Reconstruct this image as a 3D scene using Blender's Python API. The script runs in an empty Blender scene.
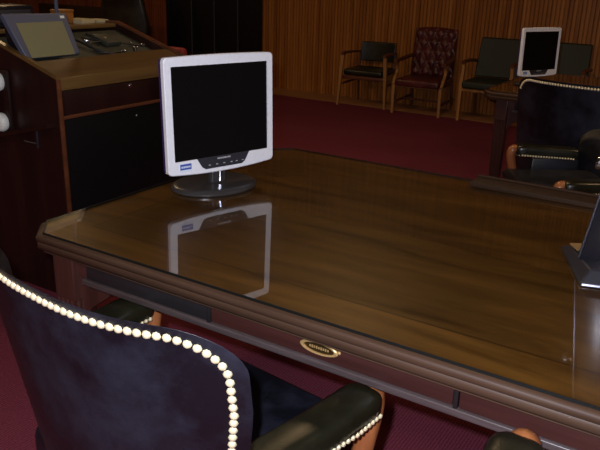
import bpy, bmesh, math, random
from mathutils import Vector, Matrix
random.seed(7)
sc = bpy.context.scene
COL = sc.collection
R = math.radians

# ------------------------------------------------------------------ materials
def new_mat(name):
    m = bpy.data.materials.new(name); m.use_nodes = True
    nt = m.node_tree
    b = nt.nodes['Principled BSDF']
    return m, nt, b

def setin(b, **kw):
    for k, v in kw.items():
        k = k.replace('_', ' ')
        if k in b.inputs:
            b.inputs[k].default_value = v

def c4(c): return (c[0], c[1], c[2], 1.0)

def plain(name, col, rough=.5, metal=0.0, spec=.5, bump=0.0, bscale=200, coat=0.0):
    m, nt, b = new_mat(name)
    setin(b, Base_Color=c4(col), Roughness=rough, Metallic=metal, Specular_IOR_Level=spec, Coat_Weight=coat)
    tc = nt.nodes.new('ShaderNodeTexCoord')
    n = nt.nodes.new('ShaderNodeTexNoise'); n.inputs['Scale'].default_value = bscale; n.inputs['Detail'].default_value = 4
    nt.links.new(tc.outputs['Object'], n.inputs['Vector'])
    # slight variation of the tone so that nothing is perfectly flat
    mx = nt.nodes.new('ShaderNodeMix'); mx.data_type = 'RGBA'
    mx.inputs['A'].default_value = c4([x * .9 for x in col]); mx.inputs['B'].default_value = c4([min(1, x * 1.08) for x in col])
    nt.links.new(n.outputs['Fac'], mx.inputs['Factor']); nt.links.new(mx.outputs['Result'], b.inputs['Base Color'])
    if bump:
        bp = nt.nodes.new('ShaderNodeBump'); bp.inputs['Strength'].default_value = bump; bp.inputs['Distance'].default_value = .002
        nt.links.new(n.outputs['Fac'], bp.inputs['Height']); nt.links.new(bp.outputs['Normal'], b.inputs['Normal'])
    return m

def wood(name, dark, light, axis='X', rough=.4, scale=14, spec=.4, stretch=.06, coat=0.0, coord='Object', bump=.05):
    m, nt, b = new_mat(name)
    setin(b, Roughness=rough, Specular_IOR_Level=spec, Coat_Weight=coat, Coat_Roughness=.12)
    tc = nt.nodes.new('ShaderNodeTexCoord'); mp = nt.nodes.new('ShaderNodeMapping')
    s = [1, 1, 1]; s['XYZ'.index(axis)] = stretch
    mp.inputs['Scale'].default_value = s
    nt.links.new(tc.outputs[coord], mp.inputs['Vector'])
    n1 = nt.nodes.new('ShaderNodeTexNoise'); n1.inputs['Scale'].default_value = scale; n1.inputs['Detail'].default_value = 8; n1.inputs['Distortion'].default_value = .6
    n2 = nt.nodes.new('ShaderNodeTexNoise'); n2.inputs['Scale'].default_value = scale * 7; n2.inputs['Detail'].default_value = 3
    nt.links.new(mp.outputs['Vector'], n1.inputs['Vector']); nt.links.new(mp.outputs['Vector'], n2.inputs['Vector'])
    ad = nt.nodes.new('ShaderNodeMath'); ad.operation = 'MULTIPLY_ADD'; ad.inputs[1].default_value = .35
    nt.links.new(n2.outputs['Fac'], ad.inputs[0]); nt.links.new(n1.outputs['Fac'], ad.inputs[2])
    cr = nt.nodes.new('ShaderNodeValToRGB')
    cr.color_ramp.elements[0].position = .45; cr.color_ramp.elements[0].color = c4(dark)
    cr.color_ramp.elements[1].position = .85; cr.color_ramp.elements[1].color = c4(light)
    nt.links.new(ad.outputs[0], cr.inputs['Fac']); nt.links.new(cr.outputs['Color'], b.inputs['Base Color'])
    if bump:
        bp = nt.nodes.new('ShaderNodeBump'); bp.inputs['Strength'].default_value = bump; bp.inputs['Distance'].default_value = .001
        nt.links.new(ad.outputs[0], bp.inputs['Height']); nt.links.new(bp.outputs['Normal'], b.inputs['Normal'])
    return m

def leather(name, col, rough=.4, spec=.5, cloudy=.12, grain=320, painted_sheen=1.4):
    m, nt, b = new_mat(name)
    setin(b, Base_Color=c4(col), Specular_IOR_Level=spec)
    tc = nt.nodes.new('ShaderNodeTexCoord')
    n = nt.nodes.new('ShaderNodeTexNoise'); n.inputs['Scale'].default_value = 5; n.inputs['Detail'].default_value = 8; n.inputs['Roughness'].default_value = .65
    nt.links.new(tc.outputs['Object'], n.inputs['Vector'])
    mr = nt.nodes.new('ShaderNodeMapRange'); mr.inputs['From Min'].default_value = .3; mr.inputs['From Max'].default_value = .7
    mr.inputs['To Min'].default_value = rough - cloudy; mr.inputs['To Max'].default_value = rough + cloudy
    nt.links.new(n.outputs['Fac'], mr.inputs['Value']); nt.links.new(mr.outputs['Result'], b.inputs['Roughness'])
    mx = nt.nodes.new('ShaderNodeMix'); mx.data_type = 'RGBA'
    mx.inputs['A'].default_value = c4([x * .55 for x in col]); mx.inputs['B'].default_value = c4([x * painted_sheen for x in col])  # lighter patches paint cloudy reflected light into the leather colour
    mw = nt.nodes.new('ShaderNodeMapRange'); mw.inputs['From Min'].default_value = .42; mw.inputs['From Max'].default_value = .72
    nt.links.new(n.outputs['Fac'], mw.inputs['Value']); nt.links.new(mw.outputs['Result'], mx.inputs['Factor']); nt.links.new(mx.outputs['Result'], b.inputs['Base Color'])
    v = nt.nodes.new('ShaderNodeTexVoronoi'); v.inputs['Scale'].default_value = grain
    nt.links.new(tc.outputs['Object'], v.inputs['Vector'])
    bp = nt.nodes.new('ShaderNodeBump'); bp.inputs['Strength'].default_value = .12; bp.inputs['Distance'].default_value = .001
    nt.links.new(v.outputs['Distance'], bp.inputs['Height']); nt.links.new(bp.outputs['Normal'], b.inputs['Normal'])
    return m

def carpet_mat():
    m, nt, b = new_mat('burgundy_carpet')
    setin(b, Roughness=.95, Specular_IOR_Level=.08, Sheen_Weight=.0)
    tc = nt.nodes.new('ShaderNodeTexCoord')
    n = nt.nodes.new('ShaderNodeTexNoise'); n.inputs['Scale'].default_value = 160; n.inputs['Detail'].default_value = 3
    big = nt.nodes.new('ShaderNodeTexNoise'); big.inputs['Scale'].default_value = 1.3; big.inputs['Detail'].default_value = 4
    w = nt.nodes.new('ShaderNodeTexWave'); w.bands_direction = 'X'; w.inputs['Scale'].default_value = 28; w.inputs['Distortion'].default_value = .8; w.inputs['Detail Scale'].default_value = 3
    for q in (n, big, w): nt.links.new(tc.outputs['Object'], q.inputs['Vector'])
    a1 = nt.nodes.new('ShaderNodeMath'); a1.operation = 'MULTIPLY_ADD'; a1.inputs[1].default_value = .30
    nt.links.new(w.outputs['Fac'], a1.inputs[0]); nt.links.new(n.outputs['Fac'], a1.inputs[2])
    a2 = nt.nodes.new('ShaderNodeMath'); a2.operation = 'MULTIPLY_ADD'; a2.inputs[1].default_value = .25
    nt.links.new(big.outputs['Fac'], a2.inputs[0]); nt.links.new(a1.outputs[0], a2.inputs[2])
    cr = nt.nodes.new('ShaderNodeValToRGB')
    cr.color_ramp.elements[0].position = .45; cr.color_ramp.elements[0].color = c4((.080, .012, .019))
    cr.color_ramp.elements[1].position = 1.0; cr.color_ramp.elements[1].color = c4((.205, .043, .068))
    nt.links.new(a2.outputs[0], cr.inputs['Fac']); nt.links.new(cr.outputs['Color'], b.inputs['Base Color'])
    bp = nt.nodes.new('ShaderNodeBump'); bp.inputs['Strength'].default_value = .5; bp.inputs['Distance'].default_value = .004
    nt.links.new(a1.outputs[0], bp.inputs['Height']); nt.links.new(bp.outputs['Normal'], b.inputs['Normal'])
    return m

def slat_mat():
    """vertical wood slats, each with its own tone; redder veneer beyond the black doors"""
    m, nt, b = new_mat('slatted_wall_wood')
    setin(b, Roughness=.42, Specular_IOR_Level=.35)
    tc = nt.nodes.new('ShaderNodeTexCoord'); sp = nt.nodes.new('ShaderNodeSeparateXYZ')
    nt.links.new(tc.outputs['Object'], sp.inputs['Vector'])
    dv = nt.nodes.new('ShaderNodeMath'); dv.operation = 'DIVIDE'; dv.inputs[1].default_value = .045
    nt.links.new(sp.outputs['X'], dv.inputs[0])
    fl = nt.nodes.new('ShaderNodeMath'); fl.operation = 'FLOOR'; nt.links.new(dv.outputs[0], fl.inputs[0])
    wn = nt.nodes.new('ShaderNodeTexWhiteNoise'); wn.noise_dimensions = '1D'; nt.links.new(fl.outputs[0], wn.inputs['W'])
    mp = nt.nodes.new('ShaderNodeMapping'); mp.inputs['Scale'].default_value = (3, 1, .25)
    nt.links.new(tc.outputs['Object'], mp.inputs['Vector'])
    n = nt.nodes.new('ShaderNodeTexNoise'); n.inputs['Scale'].default_value = 5; n.inputs['Detail'].default_value = 6
    nt.links.new(mp.outputs['Vector'], n.inputs['Vector'])
    ad = nt.nodes.new('ShaderNodeMath'); ad.operation = 'MULTIPLY_ADD'; ad.inputs[1].default_value = .4
    nt.links.new(wn.outputs['Value'], ad.inputs[0]); nt.links.new(n.outputs['Fac'], ad.inputs[2])
    cr = nt.nodes.new('ShaderNodeValToRGB')
    cr.color_ramp.elements[0].position = .35; cr.color_ramp.elements[0].color = c4((.20, .062, .010))
    cr.color_ramp.elements[1].position = 1.0; cr.color_ramp.elements[1].color = c4((.40, .155, .032))
    nt.links.new(ad.outputs[0], cr.inputs['Fac'])
    cr2 = nt.nodes.new('ShaderNodeValToRGB')
    cr2.color_ramp.elements[0].position = .35; cr2.color_ramp.elements[0].color = c4((.13, .03, .010))
    cr2.color_ramp.elements[1].position = 1.0; cr2.color_ramp.elements[1].color = c4((.24, .065, .022))
    nt.links.new(ad.outputs[0], cr2.inputs['Fac'])
    lt = nt.nodes.new('ShaderNodeMath'); lt.operation = 'LESS_THAN'; lt.inputs[1].default_value = -6.6
    nt.links.new(sp.outputs['X'], lt.inputs[0])
    mx = nt.nodes.new('ShaderNodeMix'); mx.data_type = 'RGBA'
    nt.links.new(lt.outputs[0], mx.inputs['Factor']); nt.links.new(cr.outputs['Color'], mx.inputs['A']); nt.links.new(cr2.outputs['Color'], mx.inputs['B'])
    nt.links.new(mx.outputs['Result'], b.inputs['Base Color'])
    return m

def tabletop_mat():
    """veneered top: figured field, cross-banded border and a thin dark inlay line (local coordinates of the table)"""
    m, nt, b = new_mat('veneered_tabletop')
    setin(b, Roughness=.35, Specular_IOR_Level=.3)
    tc = nt.nodes.new('ShaderNodeTexCoord')
    mp = nt.nodes.new('ShaderNodeMapping'); mp.inputs['Scale'].default_value = (.35, 2.2, 1)
    nt.links.new(tc.outputs['Object'], mp.inputs['Vector'])
    n = nt.nodes.new('ShaderNodeTexNoise'); n.inputs['Scale'].default_value = 5; n.inputs['Detail'].default_value = 9; n.inputs['Distortion'].default_value = 1.2
    nt.links.new(mp.outputs['Vector'], n.inputs['Vector'])
    n2 = nt.nodes.new('ShaderNodeTexNoise'); n2.inputs['Scale'].default_value = 60; n2.inputs['Detail'].default_value = 3
    nt.links.new(mp.outputs['Vector'], n2.inputs['Vector'])
    ad = nt.nodes.new('ShaderNodeMath'); ad.operation = 'MULTIPLY_ADD'; ad.inputs[1].default_value = .25
    nt.links.new(n2.outputs['Fac'], ad.inputs[0]); nt.links.new(n.outputs['Fac'], ad.inputs[2])
    cr = nt.nodes.new('ShaderNodeValToRGB')
    cr.color_ramp.elements[0].position = .40; cr.color_ramp.elements[0].color = c4(TOPDARK)
    cr.color_ramp.elements[1].position = .82; cr.color_ramp.elements[1].color = c4(TOPLIGHT)
    nt.links.new(ad.outputs[0], cr.inputs['Fac'])
    # border mask: distance to the table edge in local x, y
    sp = nt.nodes.new('ShaderNodeSeparateXYZ'); nt.links.new(tc.outputs['Object'], sp.inputs['Vector'])
    def edge(sock, half):
        a = nt.nodes.new('ShaderNodeMath'); a.operation = 'ABSOLUTE'; nt.links.new(sock, a.inputs[0])
        s = nt.nodes.new('ShaderNodeMath'); s.operation = 'SUBTRACT'; s.inputs[0].default_value = half; nt.links.new(a.outputs[0], s.inputs[1])
        return s.outputs[0]
    mn = nt.nodes.new('ShaderNodeMath'); mn.operation = 'MINIMUM'
    nt.links.new(edge(sp.outputs['X'], TLX), mn.inputs[0]); nt.links.new(edge(sp.outputs['Y'], TLY), mn.inputs[1])
    bd = nt.nodes.new('ShaderNodeMath'); bd.operation = 'LESS_THAN'; bd.inputs[1].default_value = .15
    nt.links.new(mn.outputs[0], bd.inputs[0])
    mx = nt.nodes.new('ShaderNodeMix'); mx.data_type = 'RGBA'; mx.blend_type = 'MULTIPLY'
    mx.inputs['B'].default_value = (1.15, 1.12, 1.05, 1)
    nt.links.new(bd.outputs[0], mx.inputs['Factor']); nt.links.new(cr.outputs['Color'], mx.inputs['A'])
    c = nt.nodes.new('ShaderNodeMath'); c.operation = 'COMPARE'; c.inputs[1].default_value = .15; c.inputs[2].default_value = .003
    nt.links.new(mn.outputs[0], c.inputs[0])
    mx2 = nt.nodes.new('ShaderNodeMix'); mx2.data_type = 'RGBA'; mx2.inputs['B'].default_value = (.055, .023, .006, 1)
    nt.links.new(c.outputs[0], mx2.inputs['Factor']); nt.links.new(mx.outputs['Result'], mx2.inputs['A'])
    nt.links.new(mx2.outputs['Result'], b.inputs['Base Color'])
    return m

def glass_mat(ior=2.1):
    """thin clear sheet: see-through, with mirror reflection off its upper face by Fresnel"""
    m = bpy.data.materials.new('clear_sheet_glass'); m.use_nodes = True
    nt = m.node_tree; nt.nodes.clear()
    out = nt.nodes.new('ShaderNodeOutputMaterial'); mix = nt.nodes.new('ShaderNodeMixShader')
    tr = nt.nodes.new('ShaderNodeBsdfTransparent'); tr.inputs['Color'].default_value = (.95, .95, .94, 1)
    gl = nt.nodes.new('ShaderNodeBsdfGlossy'); gl.inputs['Roughness'].default_value = .012
    fr = nt.nodes.new('ShaderNodeFresnel'); fr.inputs['IOR'].default_value = ior
    ge = nt.nodes.new('ShaderNodeNewGeometry')
    iv = nt.nodes.new('ShaderNodeMath'); iv.operation = 'SUBTRACT'; iv.inputs[0].default_value = 1
    nt.links.new(ge.outputs['Backfacing'], iv.inputs[1])
    ml = nt.nodes.new('ShaderNodeMath'); ml.operation = 'MULTIPLY'
    nt.links.new(fr.outputs[0], ml.inputs[0]); nt.links.new(iv.outputs[0], ml.inputs[1])
    nt.links.new(ml.outputs[0], mix.inputs[0]); nt.links.new(tr.outputs[0], mix.inputs[1]); nt.links.new(gl.outputs[0], mix.inputs[2])
    nt.links.new(mix.outputs[0], out.inputs['Surface'])
    return m

# ------------------------------------------------------------------ mesh helpers
def link(o, parent=None):
    COL.objects.link(o)
    if parent is not None: o.parent = parent
    return o

def obj(name, bm, mat, parent=None, smooth=True, angle=35, subsurf=0, bevel=0):
    bmesh.ops.recalc_face_normals(bm, faces=bm.faces[:])
    me = bpy.data.meshes.new(name); bm.to_mesh(me); bm.free()
    me.materials.append(mat)
    o = bpy.data.objects.new(name, me); link(o, parent)
    if smooth:
        me.polygons.foreach_set('use_smooth', [True] * len(me.polygons))
        if not subsurf:
            me.set_sharp_from_angle(angle=R(angle))
    if bevel:
        md = o.modifiers.new('bevel', 'BEVEL'); md.width = bevel; md.segments = 3; md.limit_method = 'ANGLE'; md.angle_limit = R(40)
    if subsurf:
        md = o.modifiers.new('subsurf', 'SUBSURF'); md.levels = subsurf; md.render_levels = subsurf
    return o

def tag(o, label, cat, group=None):
    o['label'] = label; o['category'] = cat
    if group: o['group'] = group
    return o

def thing(name, label, cat, loc=(0, 0, 0), rz=0, group=None):
    o = bpy.data.objects.new(name, None); COL.objects.link(o)
    o.empty_display_size = .1
    o.location = loc; o.rotation_euler = (0, 0, rz)
    return tag(o, label, cat, group)

def copy_tree(o, parent=None):
    c = o.copy(); COL.objects.link(c)
    if parent is not None: c.parent = parent
    for ch in list(o.children):
        copy_tree(ch, c)
    return c

def structure(name, bm, mat, **kw):
    o = obj(name, bm, mat, **kw); o['kind'] = 'structure'; return o

def box(bm, c, s, bev=0, seg=2, rot=None):
    """axis aligned (or rotated) box with bevelled edges"""
    r = bmesh.ops.create_cube(bm, size=1.0)
    vs = r['verts']
    M = Matrix.Diagonal((s[0], s[1], s[2], 1))
    bmesh.ops.transform(bm, matrix=M, verts=vs)
    if bev:
        es = list({e for v in vs for e in v.link_edges})
        rb = bmesh.ops.bevel(bm, geom=es, offset=bev, segments=seg, affect='EDGES', profile=.5)
        vs = list({v for f in rb['faces'] for v in f.verts} | {v for v in vs if v.is_valid})
        # gather every vert of this island
        seen = set(vs); st = list(vs)
        while st:
            v = st.pop()
            for e in v.link_edges:
                w = e.other_vert(v)
                if w not in seen: seen.add(w); st.append(w)
        vs = list(seen)
    T = Matrix.Translation(Vector(c))
    if rot is not None: T = T @ rot.to_4x4()
    bmesh.ops.transform(bm, matrix=T, verts=vs)
    return vs

def box_between(bm, x0, x1, y0, y1, z0, z1, bev=0, seg=2):
    return box(bm, ((x0 + x1) / 2, (y0 + y1) / 2, (z0 + z1) / 2), (x1 - x0, y1 - y0, z1 - z0), bev, seg)

def prism(bm, pts, vec):
    """polygon pts (3D) extruded along vec"""
    vec = Vector(vec)
    a = [bm.verts.new(Vector(p)) for p in pts]; b = [bm.verts.new(Vector(p) + vec) for p in pts]
    n = len(pts)
    bm.faces.new(a); bm.faces.new(b[::-1])
    for i in range(n): bm.faces.new((a[i], a[(i + 1) % n], b[(i + 1) % n], b[i]))

def tube(bm, pts, rads, n=10, sx=1.0, cap=True):
    """round (or flattened by sx across) tube through pts"""
    pts = [Vector(p) for p in pts]
    if not hasattr(rads, '__len__'): rads = [rads] * len(pts)
    rings = []; prev = None
    for i, p in enumerate(pts):
        d = (pts[min(i + 1, len(pts) - 1)] - pts[max(i - 1, 0)]).normalized()
        if prev is None:
            up = Vector((1, 0, 0)) if abs(d.x) < .9 else Vector((0, 1, 0))
            u = (up - d * up.dot(d)).normalized()
        else:
            u = (prev - d * prev.dot(d)).normalized()
        prev = u; v = d.cross(u)
        rings.append([bm.verts.new(p + (u * math.cos(2 * math.pi * k / n) * sx + v * math.sin(2 * math.pi * k / n)) * rads[i]) for k in range(n)])
    for a, b in zip(rings, rings[1:]):
        for k in range(n): bm.faces.new((a[k], a[(k + 1) % n], b[(k + 1) % n], b[k]))
    if cap: bm.faces.new(rings[0][::-1]); bm.faces.new(rings[-1])

def smooth_pts(pts, n=6):
    """Catmull-Rom"""
    P = [Vector(p) for p in pts]; out = []
    for i in range(len(P) - 1):
        p0 = P[max(i - 1, 0)]; p1 = P[i]; p2 = P[i + 1]; p3 = P[min(i + 2, len(P) - 1)]
        for k in range(n):
            t = k / n
            out.append(.5 * ((2 * p1) + (p2 - p0) * t + (2 * p0 - 5 * p1 + 4 * p2 - p3) * t * t + (3 * p1 - p0 - 3 * p2 + p3) * t ** 3))
    out.append(P[-1]); return out

def lathe(bm, prof, n=32, c=(0, 0, 0), sx=1, sy=1):
    rings = []
    for r, z in prof:
        rings.append([bm.verts.new((c[0] + r * sx * math.cos(2 * math.pi * k / n), c[1] + r * sy * math.sin(2 * math.pi * k / n), c[2] + z)) for k in range(n)])
    for a, b in zip(rings, rings[1:]):
        for k in range(n): bm.faces.new((a[k], a[(k + 1) % n], b[(k + 1) % n], b[k]))
    bm.faces.new(rings[0][::-1]); bm.faces.new(rings[-1])

def dome(bm, p, nrm, r, n=8):
    """one upholstery nail head"""
    nrm = Vector(nrm).normalized(); u = nrm.orthogonal().normalized(); v = nrm.cross(u); p = Vector(p)
    rings = []
    for rr, h in ((1.0, -.15), (.95, .22), (.6, .62)):
        rings.append([bm.verts.new(p + (u * math.cos(2 * math.pi * k / n) + v * math.sin(2 * math.pi * k / n)) * r * rr + nrm * r * h) for k in range(n)])
    top = bm.verts.new(p + nrm * r * .78)
    for a, b in zip(rings, rings[1:]):
        for k in range(n): bm.faces.new((a[k], a[(k + 1) % n], b[(k + 1) % n], b[k]))
    for k in range(n): bm.faces.new((rings[-1][k], rings[-1][(k + 1) % n], top))

def resample(P, d):
    out = [P[0].copy()]; acc = 0
    for a, b in zip(P, P[1:]):
        L = (b - a).length
        while acc + L >= d and L > 1e-9:
            t = (d - acc) / L; a = a.lerp(b, t); out.append(a.copy()); L = (b - a).length; acc = 0
        acc += L
    return out

def BM(): return bmesh.new()

# ------------------------------------------------------------------ tuned constants
TLX, TLY = 1.33, .685                # half size of the table top
TZ = .775                            # top of the glass
TOPDARK = (.056, .0225, .004); TOPLIGHT = (.165, .075, .015)

M = {}
M['carpet'] = carpet_mat()
M['slat'] = slat_mat()
M['floorwood'] = wood('pale_floor_wood', (.24, .10, .040), (.38, .18, .08), 'X', .45, 6)
M['plaster'] = plain('dim_plaster', (.07, .05, .028), .9, bscale=6)
M['sidewall'] = wood('side_wall_panelling', (.13, .05, .015), (.24, .10, .03), 'Z', .5, 5)
M['blackdoor'] = plain('black_lacquered_door', (.006, .006, .007), .35, bscale=4)
M['doorseam'] = plain('worn_door_edge', (.05, .05, .055), .4)
M['tabletop'] = tabletop_mat()
M['tableedge'] = wood('walnut_edge_moulding', (.040, .018, .010), (.085, .045, .027), 'X', .55, 10, .3)
M['mahogany'] = wood('red_mahogany', (.030, .009, .008), (.070, .023, .019), 'X', .42, 9, .3)
M['mahogany_v'] = wood('red_mahogany_upright', (.024, .008, .006), (.060, .021, .016), 'Z', .42, 9, .3)
M['darkpanel'] = wood('dark_stained_panel', (.009, .008, .009), (.020, .017, .019), 'X', .35, 9, .4)
M['bead'] = wood('worn_dark_bead', (.03, .02, .02), (.10, .075, .075), 'X', .35, 20, .5)
M['glass'] = glass_mat()
M['glassedge'] = plain('dark_glass_edge', (.003, .004, .004), .5)
M['brass'] = plain('aged_brass', (.50, .32, .13), .4, .35)
M['brass_dark'] = plain('dark_brass', (.10, .06, .02), .4, .8)
M['nail'] = plain('brass_nail_heads', (.86, .74, .48), .35, .3)
M['leather'] = leather('navy_black_leather', (.0072, .0078, .0130), .40, .45, .12, painted_sheen=2.6)
M['leather2'] = leather('black_pad_leather', (.017, .016, .008), .33, .5, .08)  # olive in the base colour stands in for warm sheen on the arm pads
M['chairwood'] = wood('orange_chair_wood', (.20, .055, .018), (.42, .15, .05), 'Z', .35, 10, .5, coat=.3)
M['bezel'] = plain('pale_plastic', (.85, .85, .90), .38, bscale=60)
M['shell'] = plain('indigo_shell_plastic', (.035, .022, .10), .4)
M['screen'] = plain('unlit_screen', (.0045, .0045, .005), .22, spec=.35)
M['lip'] = plain('charcoal_plastic', (.030, .030, .038), .4)
M['grey'] = plain('grey_marks', (.42, .42, .45), .5)
M['stickerblue'] = plain('sticker_blue', (.05, .10, .42), .4)
M['stickerwhite'] = plain('sticker_white', (.75, .80, .9), .4)
M['standplastic'] = plain('smoked_grey_plastic', (.055, .050, .050), .28, .25)
M['chrome'] = plain('chrome', (.75, .75, .80), .18, 1.0)
M['blackmetal'] = plain('black_painted_metal', (.016, .015, .020), .28, .3)
M['steel'] = plain('brushed_steel', (.13, .13, .16), .3, .85)
M['lectwood'] = wood('lectern_brown_wood', (.085, .042, .011), (.17, .092, .027), 'Y', .4, 9, .4, coat=.2)
M['lectrim'] = wood('lectern_red_trim', (.075, .023, .009), (.15, .05, .022), 'Y', .35, 9, .4, coat=.3)
M['lectside'] = wood('lectern_dark_side', (.010, .003, .0025), (.026, .008, .006), 'Z', .42, 7, .35, coat=.1)
M['lectdoor'] = plain('lectern_black_door', (.004, .004, .005), .4, spec=.3)
M['tray'] = plain('dark_tray', (.035, .036, .024), .6)
M['panelbezel'] = plain('slate_blue_plastic', (.075, .085, .13), .45)
M['panelscreen'] = plain('screen_painted_reflection', (.22, .205, .105), .32)  # khaki base colour stands in for warm light reflected off the switched-off screen
M['white'] = plain('white_plastic', (.78, .80, .74), .45)
M['cable'] = plain('black_rubber', (.008, .008, .008), .5)
M['paper'] = plain('old_paper', (.48, .40, .22), .8)
M['orangewood'] = wood('orange_box_wood', (.22, .08, .015), (.38, .16, .035), 'Y', .45, 12)
M['oxblood'] = leather('oxblood_leather', (.095, .016, .014), .36, .5, .08)
M['oakframe'] = wood('oak_chair_frame', (.20, .085, .022), (.38, .18, .055), 'Z', .4, 10, .4)
M['darkframe'] = wood('dark_red_chair_wood', (.07, .020, .010), (.14, .045, .02), 'Y', .4, 10, .4)
M['olive'] = plain('olive_black_upholstery', (.017, .019, .008), .6, bump=.2, bscale=250)
M['redfabric'] = plain('red_upholstery', (.20, .012, .012), .7)
M['darkbrown'] = wood('dark_brown_bench_wood', (.022, .010, .005), (.045, .021, .010), 'X', .65, 8, .2)
M['lampglow'] = None

def emission(name, col, strength):
    m = bpy.data.materials.new(name); m.use_nodes = True; nt = m.node_tree; nt.nodes.clear()
    o = nt.nodes.new('ShaderNodeOutputMaterial'); e = nt.nodes.new('ShaderNodeEmission')
    e.inputs['Color'].default_value = c4(col); e.inputs['Strength'].default_value = strength
    nt.links.new(e.outputs[0], o.inputs['Surface']); return m

# ------------------------------------------------------------------ the room
X0, X1, Y0, Y1, ZC = -12.0, 4.5, -4.0, 8.18, 3.3
CE = 7.68                               # far edge of the carpet
bm = BM(); box_between(bm, X0, X1, Y0, CE, -.06, 0); structure('floor', bm, M['carpet'], smooth=False)
bm = BM(); box_between(bm, X0, X1, CE, Y1, -.06, .002); structure('trim_1', bm, M['floorwood'], smooth=False)
# slatted back wall: one mesh with a ridged profile
bm = BM()
p = .045; n = int((X1 - X0) / p)
DX0, DX1, DZ = -7.50, -5.80, 2.25          # black doors in the wall
def slats(bm, xa, xb, za, zb):
    k0 = math.floor(xa / p); k1 = math.ceil(xb / p); prof = []
    for k in range(k0, k1):
        x = k * p
        for dx, dy in ((0, .0), (.006, -.014), (p - .010, -.014), (p - .004, 0)):
            xx = x + dx
            if xa <= xx <= xb: prof.append((xx, Y1 + dy))
    prof = [(xa, Y1)] + prof + [(xb, Y1)]
    lo = [bm.verts.new((x, y, za)) for x, y in prof]; hi = [bm.verts.new((x, y, zb)) for x, y in prof]
    for i in range(len(prof) - 1): bm.faces.new((lo[i], lo[i + 1], hi[i + 1], hi[i]))
slats(bm, X0, DX0, 0, ZC); slats(bm, DX1, X1, 0, ZC); slats(bm, DX0, DX1, DZ, ZC)
o = structure('wall_back', bm, M['slat'], smooth=False)
# make sure the slats face the room
me = o.data
if sum(f.normal.y * f.area for f in me.polygons) > 0: me.flip_normals()
bm = BM(); box_between(bm, X0 - .1, X0, Y0, Y1, 0, ZC); structure('wall_left', bm, M['sidewall'], smooth=False)
bm = BM(); box_between(bm, X1, X1 + .1, Y0, Y1, 0, ZC); structure('wall_right', bm, M['sidewall'], smooth=False)
bm = BM(); box_between(bm, X0, X1, Y0 - .1, Y0, 0, ZC); structure('wall_front', bm, M['sidewall'], smooth=False)
bm = BM(); box_between(bm, X0, X1, Y0, Y1, ZC, ZC + .1); structure('ceiling', bm, M['plaster'], smooth=False)
# black panelled doors
d = bpy.data.objects.new('door_1', None); COL.objects.link(d); d.location = ((DX0 + DX1) / 2, Y1, 0); d['kind'] = 'structure'
W = DX1 - DX0
bm = BM(); box_between(bm, -W / 2, W / 2, .10, .16, 0, DZ); obj('door_back', bm, M['blackdoor'], d, smooth=False)
for k in range(4):
    a = -W / 2 + W * k / 4 + .006; b = -W / 2 + W * (k + 1) / 4 - .006
    bm = BM(); box_between(bm, a, b, .03, .08, .01, DZ - .02, .006); obj('door_leaf', bm, M['blackdoor'], d)
for k in range(1, 4):
    xx = -W / 2 + W * k / 4
    bm = BM(); box_between(bm, xx - .008, xx + .008, .018, .04, .01, DZ - .02, .003); obj('door_seam', bm, M['doorseam'], d)
for sx in (-1, 1):
    bm = BM(); box_between(bm, sx * W / 2 - .03, sx * W / 2 + .03, -.02, .10, 0, DZ, .004); obj('door_jamb', bm, M['blackdoor'], d)
bm = BM(); box_between(bm, -W / 2, W / 2, -.02, .10, DZ - .02, DZ + .05, .004); obj('door_head', bm, M['blackdoor'], d)

# ------------------------------------------------------------------ table model
def chamfer_outline(hx, hy, c, z):
    return [(-hx + c, -hy, z), (hx - c, -hy, z), (hx, -hy + c, z), (hx, hy - c, z), (hx - c, hy, z), (-hx + c, hy, z), (-hx, hy - c, z), (-hx, -hy + c, z)]

def loft(bm, rings):
    V = [[bm.verts.new(p) for p in r] for r in rings]
    n = len(V[0])
    bm.faces.new(V[0][::-1]); bm.faces.new(V[-1])
    for a, b in zip(V, V[1:]):
        for k in range(n): bm.faces.new((a[k], a[(k + 1) % n], b[(k + 1) % n], b[k]))

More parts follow.
